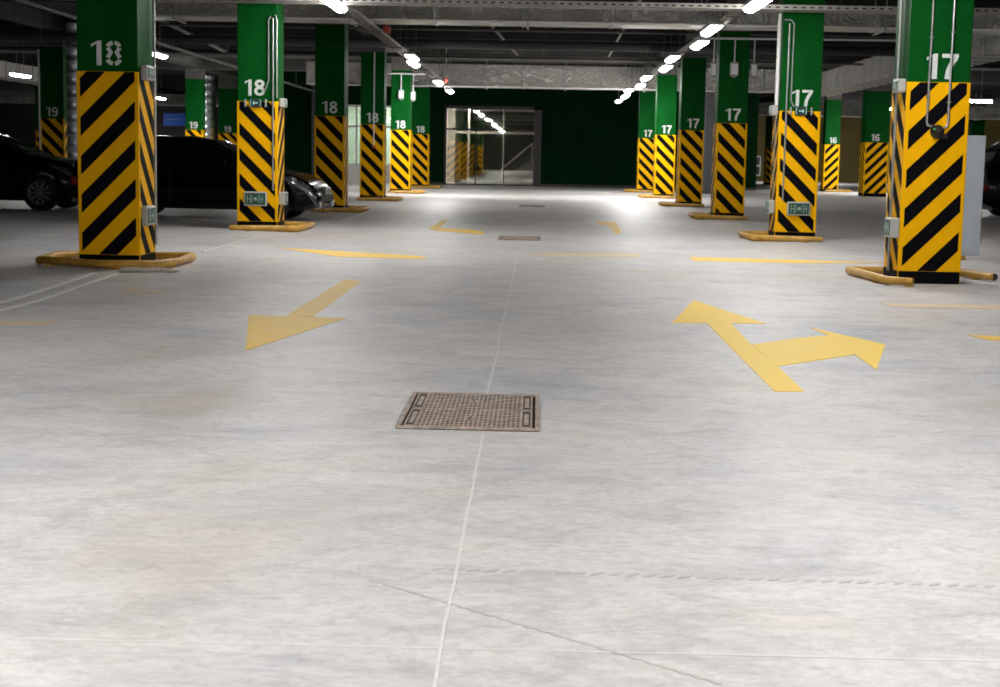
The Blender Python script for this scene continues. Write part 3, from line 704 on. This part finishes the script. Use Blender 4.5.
# ------------------------------------------------------------------ ducts, trays, pipes under the ceiling
def duct_across(x0, x1, y, z0, z1, dep, label, bands, mat=foil):
    z0 += LIFT; z1 += LIFT
    t = thing('air_duct', label, 'air duct', ((x0 + x1) / 2, y, z0)); cx = (x0 + x1) / 2
    MB().box(x0 - cx, x1 - cx, 0, dep, 0, z1 - z0, bev=.015).build('body', mat, t)
    MB().box(x0 - cx, x1 - cx, -.03, .01, -.012, .028, bev=.004).build('edge_trim', trimfoil, t)
    x = x0 + .6; k = 0
    while x < x1 - .2:
        m = MB(); e = .016
        m.box(x - cx - .015, x - cx + .015, -e, dep + e, -e, z1 - z0 + e, bev=.004)
        m.build('flange', galv, t)
        if k % 2 == 0:
            MB().tube([(x - cx + .08, -.03, -.02), (x - cx + .08, -.03, ZC - z0)], .008, 6).tube([(x - cx + .08, dep + .03, -.02), (x - cx + .08, dep + .03, ZC - z0)], .008, 6).box(x - cx + .06, x - cx + .1, -.06, dep + .06, -.045, -.02).build('hanger', galv, t)
        x += bands; k += 1
    return t
duct_across(-6.9, 13.5, 26.0, 3.31, 3.64, .8, 'nearest foil-wrapped air duct crossing above the aisle', 1.5)
duct_across(-7.35, 7.4, 48.2, 3.23, 3.93, .7, 'farther foil-wrapped air duct crossing before the green wall', 1.25)
def duct_along(x, y0, y1, z0, z1, w_, label, step, mat=foil):
    z0 += LIFT; z1 += LIFT
    t = thing('air_duct', label, 'air duct', (x, y0, z0))
    MB().box(-w_ / 2, w_ / 2, 0, y1 - y0, 0, z1 - z0, bev=.015).build('body', mat, t)
    y = .5
    while y < y1 - y0:
        MB().box(-w_ / 2 - .02, w_ / 2 + .02, y - .015, y + .015, -.02, z1 - z0 + .02, bev=.004).build('flange', galv, t); y += step
    return t
duct_along(9.0, 27.5, 50.0, 3.2, 3.8, .8, 'ribbed foil air duct running away behind the nearest right column', 1.0)
duct_along(-17.2, 37, 64, 3.25, 3.75, .8, 'foil air duct running away above the leftmost car', 1.3)
duct_across(-31, -10.3, 66.0, 3.0, 3.5, .7, 'far foil air duct above the blue sign on the left', 1.6)
duct_across(8.6, 28, 66.0, 3.05, 3.6, .7, 'far foil air duct crossing behind the 16 columns', 1.6)

def tray_across(x0, x1, y, z, dep, label, hgt=.07):
    z += LIFT
    t = thing('cable_tray', label, 'cable tray', ((x0 + x1) / 2, y, z)); hw = (x1 - x0) / 2
    m = MB().box(-hw, hw, 0, .006, 0, hgt).box(-hw, hw, dep - .006, dep, 0, hgt).box(-hw, hw, 0, dep, 0, .006)
    n_ = int((x1 - x0) / .12)
    for k in range(n_): m.box(-hw + k * .12 + .02, -hw + k * .12 + .08, -.002, 0, hgt * .35, hgt * .65, 1)
    m.build('tray', [yellowtray, blackmat], t)
    c_ = MB()
    for k in range(3): c_.tube([(-hw, dep * (.25 + .25 * k), .03), (0, dep * (.22 + .25 * k), .045), (hw, dep * (.25 + .25 * k), .03)], .018, 6)
    c_.build('cables', cable, t)
    return t
tray_across(-12, 12, 21.55, 3.16, .35, 'nearest perforated cable tray crossing above the aisle')
tray_across(-3.3, 6.5, 41.6, 3.74, .3, 'thin lit cable tray crossing the dark ceiling behind fourth columns', .05)
def tray_along(x, y0, y1, z, w_, label, seed):
    t = thing('cable_tray', label, 'cable tray', (x, y0, z)); l = y1 - y0
    m = MB().box(-w_ / 2, -w_ / 2 + .005, 0, l, 0, .05).box(w_ / 2 - .005, w_ / 2, 0, l, 0, .05)
    k = 0
    while k * .3 < l: m.box(-w_ / 2, w_ / 2, k * .3, k * .3 + .03, 0, .006); k += 1
    m.build('tray', yellowtray, t)
    c_ = MB(); g = random.Random(seed)
    for k in range(4):
        xx = -w_ * .35 + w_ * .7 * k / 3
        c_.tube([(xx + g.uniform(-.015, .015), i * l / 24, .022 + g.uniform(0, .02)) for i in range(25)], .013, 6)
    c_.build('cables', cable, t)
    y = 1.0
    while y < l - .5:
        MB().tube([(-w_ / 2 - .01, y, -.01), (-w_ / 2 - .01, y, ZC - z)], .006, 6).tube([(w_ / 2 + .01, y, -.01), (w_ / 2 + .01, y, ZC - z)], .006, 6).box(-w_ / 2 - .03, w_ / 2 + .03, y - .015, y + .015, -.02, 0).build('hanger', dpipe, t); y += 3.9
    return t
tray_along(-2.93, 22.2, 47.9, LAMP_Z + .065, .2, 'cable tray running away above the left row of lamps', 2)
tray_along(2.88, 22.2, 47.9, LAMP_Z + .065, .14, 'cable tray running away above the right row of lamps', 3)
rb = thing('sprinkler_head', 'small red fitting on the left cable tray', 'fitting', (-2.72, 27.2, 3.3))
MB().box(-.06, .06, -.07, .07, -.03, .1, bev=.01).build('body', red, rb)
MB().tube([(0, 0, .1), (0, 0, ZC - 3.3)], .012, 8).build('pipe', galv, rb)
rb2 = thing('sprinkler_head', 'smaller red fitting farther along the left cable tray', 'fitting', (-2.73, 44.8, 3.3))
MB().box(-.05, .05, -.06, .06, -.03, .09, bev=.01).build('body', red, rb2)
MB().tube([(0, 0, .1), (0, 0, ZC - 3.3)], .012, 8).build('pipe', galv, rb2)
def pipe_run(label, pts, r_, mat=galv):
    pts = [(a, b, c + LIFT) for a, b, c in pts]
    t = thing('service_pipe', label, 'pipe', pts[0]); p0 = pts[0]
    MB().tube([(a - p0[0], b - p0[1], c - p0[2]) for a, b, c in pts], r_, 10).build('pipe', mat, t)
    n_ = 6
    for k in range(1, n_):
        a, b = Vector(pts[0]), Vector(pts[-1]); q = a + (b - a) * k / n_ - a
        MB().tube([(q.x, q.y, q.z), (q.x, q.y, ZC - p0[2])], .006, 6).build('hanger', mat, t)
pipe_run('grey pipe crossing the dark ceiling above the second cross beam', [(-8.1, 32.6, 3.72), (8.4, 32.6, 3.72)], .03, dpipe)
pipe_run('thin dull pipe crossing just beyond the nearest foil duct', [(-8.1, 29.2, 3.66), (8.4, 29.2, 3.66)], .022, dpipe)
pipe_run('dull pipe crossing behind the fourth left and right columns', [(-16.5, 40.2, 3.62), (8.4, 40.2, 3.62)], .03, dpipe)
pipe_run('thin pipe running away under the ceiling left of the middle', [(-1.6, 22, 3.87), (-.6, 43.3, 3.87)], .03, dpipe)
pipe_run('thin pipe running away under the ceiling right of the middle', [(1.7, 22, 3.87), (1.9, 43.3, 3.87)], .03, dpipe)
pipe_run('pipe running away at upper left above the leftmost car', [(-7.6, 23, 3.87), (-8.9, 43.3, 3.87)], .045, dpipe)
pipe_run('second pipe running away at upper left above the leftmost car', [(-8.4, 23, 3.42), (-8.6, 60, 3.42)], .04, dpipe)
pipe_run('thin pipe dropping below the ceiling over the leftmost car', [(-14.5, 33, 3.3), (-9.0, 33.2, 3.28)], .025, dpipe)
pipe_run('thin pipe crossing at upper right beside the nearest right column', [(9.6, 33, 3.3), (20, 33, 3.32)], .025, dpipe)
pipe_run('dark service duct crossing over the fourth columns', [(-16.5, 36.0, 3.66), (8.4, 36.0, 3.66)], .11, pmat('dark_lagging', (.05, .05, .05), .6))
pipe_run('dark lagged pipe crossing far behind the fourth columns', [(-16.5, 43.6, 3.87), (8.4, 43.6, 3.87)], .07, pmat('dark_lagging_far', (.05, .05, .05), .6))

# ------------------------------------------------------------------ lamps
def lamp(x, y, s, label, l=1.5, z=LAMP_Z, rz=0):
    t = thing('ceiling_light', label, 'light', (x, y, z), rz, 'strip lights under the ceiling')
    MB().box(-.1, .1, -l / 2, l / 2, .0, .06, bev=.012).box(-.05, .05, -.25, -.2, .06, .075).box(-.05, .05, .2, .25, .06, .075).build('housing', greyplastic, t)
    m = MB(); n = 8
    prof = [(.095 * math.cos(PI + PI * k / n), .06 * math.sin(PI + PI * k / n)) for k in range(n + 1)]
    V = [(a, -l / 2 + .02, b) for a, b in prof] + [(a, l / 2 - .02, b) for a, b in prof]; k = n + 1
    m.add(V, [[i, i + 1, k + i + 1, k + i] for i in range(n)] + [list(range(k))[::-1], list(range(k, 2 * k))], 0, False)
    m.build('diffuser', lamp_mat(s), t)
    if y < 21.9 or y > 47.9 or abs(x) > 4:
        for q in (-.3, .3): MB().tube([(0, q, .05), (0, q, ZC - z)], .006, 6).build('hanger', galv, t)
    return t
for side, rows in (('right', LAMPS_R), ('left', LAMPS_L)):
    for i, (x, y, s) in enumerate(rows):
        if y < 19:
            lb = '%s lit strip light on the %s aisle row overhead, out of frame' % (('first', 'second', 'third', 'fourth', 'fifth', 'sixth', 'seventh', 'eighth')[i], side)
        else:
            vis = [r_ for r_ in rows if r_[1] >= 19]; k = vis.index((x, y, s))
            lb = '%s lit strip light along the %s row above the aisle, counted from nearest' % (('first', 'second', 'third', 'fourth', 'fifth', 'sixth', 'seventh', 'eighth', 'ninth', 'tenth')[k], side)
        lamp(x, y, s, lb)  # the count takes in the added lamps of both rows
SIDE_LB = ['bright strip light at upper left edge beside the 19 column', 'thin strip light seen just right of nearest left column top', 'strip light above the blue sign at left',
           'added unseen light for the bright 19 column, behind the second left column', 'added unseen light for the blue sign, behind the nearest left column', 'long bright light right of nearest right column, above white panel',
           'added unseen fill light above the right bay', 'added light for the bright 16 column, over the far right bay', 'added unseen light for the olive wall, behind the second right column',
           'small far light by the bright 16 column', 'another added unseen light for the olive wall, behind the nearest right column', 'added dim unseen fill light above the leftmost car']
for (x, y, s), lb in zip(LAMPS_SIDE, SIDE_LB): lamp(x, y, s, lb, 1.3, rz=R(72) if (x, y) in ((13.95, 49.8),) else 0)  # side fixtures together with the added, mostly hidden lights

# ------------------------------------------------------------------ cars
def interp(tab, x):
    if x <= tab[0][0]: return tab[0][1]
    for (a, b), (c, d) in zip(tab, tab[1:]):
        if x <= c: return b + (d - b) * (x - a) / (c - a)
    return tab[-1][1]
def sm(t): return t * t * (3 - 2 * t)
def car(label, loc, rz, top, belt, length, xf, xr, half=.82, wr=.3, body=carblack, rear=False, glass_x=(0, 0), ws=None, size=1.0758):
    """x forward, nose at x = 0, tail at x = -length; xf, xr = wheel centres; top = silhouette"""
    t = thing('car', label, 'car', [c * 1.0758 for c in loc], rz); t.scale = (size,) * 3
    N_ = 70; ar = wr + .055
    xs = sorted(set([-length * i / N_ for i in range(N_ + 1)] + [c + ar * math.cos(PI * k / 12) for c in (xf, xr) for k in range(13)]))
    def sect(x):
        zt = interp(top, x); bl = min(interp(belt, x), zt - .03)
        e = min(1, (-x) / .55); e2 = min(1, (x + length) / .5)
        wp = half * (1 - .2 * (1 - e) ** 2) * (1 - .14 * (1 - e2) ** 2)
        zb = .19 + .12 * (1 - min(1, -x / .35)) + .12 * (1 - min(1, (x + length) / .35))
        for c in (xf, xr):
            if abs(x - c) < ar: zb = max(zb, wr + math.sqrt(max(0, ar * ar - (x - c) ** 2)))
        zb = min(zb, bl - .06)
        cab = max(0, min(1, (zt - bl) / .35))
        rw = wp * (1 - .24 * cab) - .0
        mid = zb + (bl - zb) * .5
        P = [(wp * .55, zb), (wp * .97, zb), (wp * 1.0, zb + .03), (wp * 1.0, mid), (wp * .985, bl - .03), (wp * .955, bl),
             (wp * .955 + (rw - wp * .955) * .5, bl + (zt - .07 - bl) * .5 if cab > .25 else bl + (zt - bl) * .3),
             (rw * .99, zt - .06 * max(.2, cab)), (rw * .9, zt - .022 * max(.4, cab)), (rw * .6, zt), (0, zt + .012)]
        return P
    V = []; S = [sect(x) for x in xs]; k = len(S[0]) * 2 - 1
    for x, P in zip(xs, S):
        V += [(x, -a, b) for a, b in P[:-1]] + [(x, 0, P[-1][1])] + [(x, a, b) for a, b in P[:-1][::-1]]
    F = []
    for i in range(len(xs) - 1):
        for j in range(k - 1): F.append((i * k + j, i * k + j + 1, (i + 1) * k + j + 1, (i + 1) * k + j))
        F.append((i * k + k - 1, i * k, (i + 1) * k, (i + 1) * k + k - 1))
    F += [list(range(k))[::-1], [(len(xs) - 1) * k + j for j in range(k)]]
    MB().add(V, F, 0, True).build('body', body, t)
    # side glass, following the cabin between belt line and roof rail
    gx0, gx1 = glass_x
    for s_ in (-1, 1):
        for a0, a1 in ((gx0, (gx0 + gx1) / 2 - .04), ((gx0 + gx1) / 2 + .04, gx1)):
            m = MB(); V = []; n = 16
            for i in range(n + 1):
                x = a0 + (a1 - a0) * i / n; P = sect(x)
                p5, p6, p7 = P[5], P[6], P[7]
                q = [(p5[0] + .004 - (p5[0] - p6[0]) * .1, p5[1] + (p6[1] - p5[1]) * .12), (p6[0] + .006, p6[1]), (p7[0] + .006 + (p6[0] - p7[0]) * .15, p7[1] - (p7[1] - p6[1]) * .2)]
                V += [(x, s_ * a, b) for a, b in q]
            m.add(V, [(i * 3 + j, i * 3 + j + 1, i * 3 + 4 + j, i * 3 + 3 + j) for i in range(n) for j in range(2)], 0, True)
            m.build('side_window', carglass, t)
    # windscreen and rear screen
    for nm, (a0, a1) in (('windscreen', ws[0]), ('rear_screen', ws[1])):
        m = MB(); V = []; n = 10
        for i in range(n + 1):
            x = a0 + (a1 - a0) * i / n; P = sect(x)
            rw = P[9][0] / .6 * .86
            V += [(x, rw * u, P[10][1] + .006 - .02 * abs(u) ** 3 + .004) for u in (-1, -.66, -.33, 0, .33, .66, 1)]
        m.add(V, [(i * 7 + j, i * 7 + j + 1, i * 7 + 8 + j, i * 7 + 7 + j) for i in range(n) for j in range(6)], 0, True)
        m.build(nm, carglass, t)
    for c in (xf, xr):
        for s_ in (-1, 1):
            wl = MB(); yc = s_ * (half - .1)
            wl.lathe([(wr * .66, -.1), (wr * .9, -.1), (wr, -.07), (wr, .07), (wr * .9, .1), (wr * .66, .1), (wr * .66, -.1)], axis='Y', n=36, c=(c, yc, wr))
            wo = wl.build('wheel', blackmat, t)
            rm = MB(); f = s_ * .075
            rm.lathe([(wr * .69, 0), (wr * .69, s_ * .095), (wr * .63, s_ * .085), (wr * .62, 0)], axis='Y', n=30, c=(c, yc, wr))
            rm.lathe([(0, f + s_ * .015), (wr * .15, f + s_ * .012), (wr * .17, f - s_ * .02)], axis='Y', n=16, c=(c, yc, wr))
            for q in range(10):
                a = 2 * PI * q / 10; ca, sa = math.cos(a), math.sin(a)
                w1, w2 = .012, .026
                pts = [(wr * .12, -w1), (wr * .64, -w2), (wr * .64, w2), (wr * .12, w1)]
                rm.prism([(u * ca - v * sa, u * sa + v * ca) for u, v in pts], f - s_ * .012, f + s_ * .008, 0, lambda X, Y, Z, c=c, yc=yc: (c + X, yc + Z, wr + Y))
            rm.build('rim', alloy, wo)
            MB().lathe([(0, 0), (wr * .62, 0)], axis='Y', n=24, c=(c, yc - s_ * .02, wr)).build('brake_disc', darkframe, wo)
    MB().box(-length + .25, -.25, -half + .2, half - .2, .16, .34).build('underbody', blackmat, t)
    # lamps, grille, plate, mirrors, handles
    def surf(x, zfrac):
        P = sect(x); bl = P[5][1]; return P[3][0], bl
    for s_ in (-1, 1):
        P = sect(-.3); bl = P[5][1]
        hm = MB(); V = []
        for i in range(9):
            x = -.04 - .5 * i / 8; P = sect(x); bl_ = P[5][1]; w5 = P[4][0]
            hgt = .15 * (1 - .75 * i / 8); z1 = bl_ - .012
            V += [(x + .012, s_ * (w5 + .012), z1 - hgt), (x + .012, s_ * (w5 + .02), z1 - hgt * .5), (x + .006, s_ * (P[5][0] + .008), z1 + .008)]
        hm.add(V, [(i * 3 + j, i * 3 + j + 1, i * 3 + 4 + j, i * 3 + 3 + j) for i in range(8) for j in range(2)], 0, True)
        P = sect(-.02)
        hm.box(-.03, .012, min(s_ * P[3][0] * .62, s_ * P[3][0] * .99), max(s_ * P[3][0] * .62, s_ * P[3][0] * .99), P[5][1] - .16, P[5][1] - .03, bev=.02)
        hm.build('headlight', headlamp, t)
        P = sect(-length + .02)
        MB().box(-length - .012, -length + .22, min(s_ * (P[3][0] * .7), s_ * (P[3][0] + .035)), max(s_ * (P[3][0] * .7), s_ * (P[3][0] + .035)), P[5][1] - .2, P[5][1] - .05, bev=.03).build('tail_light', redlens, t)
        mx = gx1 - .12; P = sect(mx)
        mm = MB().box(mx - .07, mx + .07, s_ * (P[5][0] + .11) - .085, s_ * (P[5][0] + .11) + .085, P[5][1] + .02, P[5][1] + .14, bev=.035)
        mm.tube([(mx, s_ * (P[5][0] - .02), P[5][1] + .02), (mx, s_ * (P[5][0] + .06), P[5][1] + .05)], .02, 6)
        mo = mm.build('door_mirror', body, t)
        MB().box(mx - .076, mx - .068, s_ * (P[5][0] + .11) - .07, s_ * (P[5][0] + .11) + .07, P[5][1] + .035, P[5][1] + .125, bev=.002).build('mirror_glass', chrome, mo)
        for hx in ((gx0 + gx1) / 2 + .1, gx0 + .12):
            P = sect(hx); MB().box(hx - .08, hx + .08, min(s_ * P[4][0], s_ * (P[4][0] + .03)), max(s_ * P[4][0], s_ * (P[4][0] + .03)), P[5][1] - .11, P[5][1] - .085, bev=.008).build('door_handle', body, t)
        sm_ = MB()
        for hx in (gx1 - .02, (gx0 + gx1) / 2, gx0 - .0):
            pts = []
            for j in (2, 3, 4, 5):
                P = sect(hx); pts.append((hx, s_ * (P[j][0] + .0), P[j][1]))
            sm_.tube(pts, .004, 5)
        sm_.build('door_seam', blackmat, t)
    P = sect(-.02); bl = P[5][1]
    g = MB()
    for q in range(3): g.box(-.01, .016, -.36, .36, bl - .1 - q * .035 - .008, bl - .1 - q * .035 + .008, bev=.003)
    g.build('grille', carblack, t)
    MB().box(-.01, .02, -.5, .5, .3, .4, bev=.01).build('lower_grille', blackmat, t)
    MB().box(0.0, .03, -.24, .24, .42, .52, bev=.004).build('number_plate', darkchrome, t)
    MB().box(-length - .02, -length, -.24, .24, .5, .6, bev=.004).build('number_plate', greyplastic, t)
    return t
# middle car: small hatchback, nose toward the aisle
top2 = [(-3.95, .62), (-3.9, .85), (-3.8, .98), (-3.5, 1.2), (-3.2, 1.27), (-2.6, 1.30), (-2.1, 1.29), (-1.7, 1.22), (-1.35, 1.05), (-1.0, .86), (-.75, .80), (-.45, .74), (-.2, .64), (-.07, .54), (0, .40)]
belt2 = [(-3.9, .80), (-3, .82), (-1.1, .80), (-.6, .72), (-.2, .58), (0, .34)]
car('black hatchback parked between the first two left columns, nose to the aisle', (-3.36, 24.2, 0), R(-3), top2, belt2, 3.95, -.74, -3.1, .78, .295,
    glass_x=(-3.45, -1.22), ws=[(-1.8, -1.05), (-3.85, -3.5)], size=1.07)
top1 = [(-4.5, .6), (-4.4, .92), (-4.0, 1.0), (-3.5, 1.2), (-3.0, 1.31), (-2.4, 1.35), (-2.0, 1.33), (-1.7, 1.26), (-1.3, 1.08), (-1.0, .95), (-.7, .90), (-.4, .86), (-.2, .78), (-.06, .66), (0, .45)]
belt1 = [(-4.5, .86), (-3, .9), (-1.1, .87), (-.6, .82), (-.2, .7), (0, .4)]
car('dark car cut off by the left edge, only its nose and wheel in view', (-7.70, 26.4, 0), R(0), top1, belt1, 4.5, -.74, -3.3, .8, .305, body=cargrey,
    glass_x=(-3.8, -1.35), ws=[(-1.95, -1.1), (-4.0, -3.4)])
top3 = [(-4.6, .7), (-4.5, 1.0), (-4.3, 1.35), (-4.0, 1.56), (-3.0, 1.62), (-2.2, 1.6), (-1.8, 1.45), (-1.35, 1.1), (-1, 1.0), (-.3, .9), (-.06, .75), (0, .5)]
belt3 = [(-4.6, .95), (-3, .98), (-1.2, .96), (-.3, .8), (0, .45)]
car('black car cut off by the right edge beyond the white panel', (13.65, 31.9, 0), R(0), top3, belt3, 4.6, -.9, -3.75, .85, .33,
    glass_x=(-4.2, -1.4), ws=[(-2.1, -1.15), (-4.5, -4.1)])
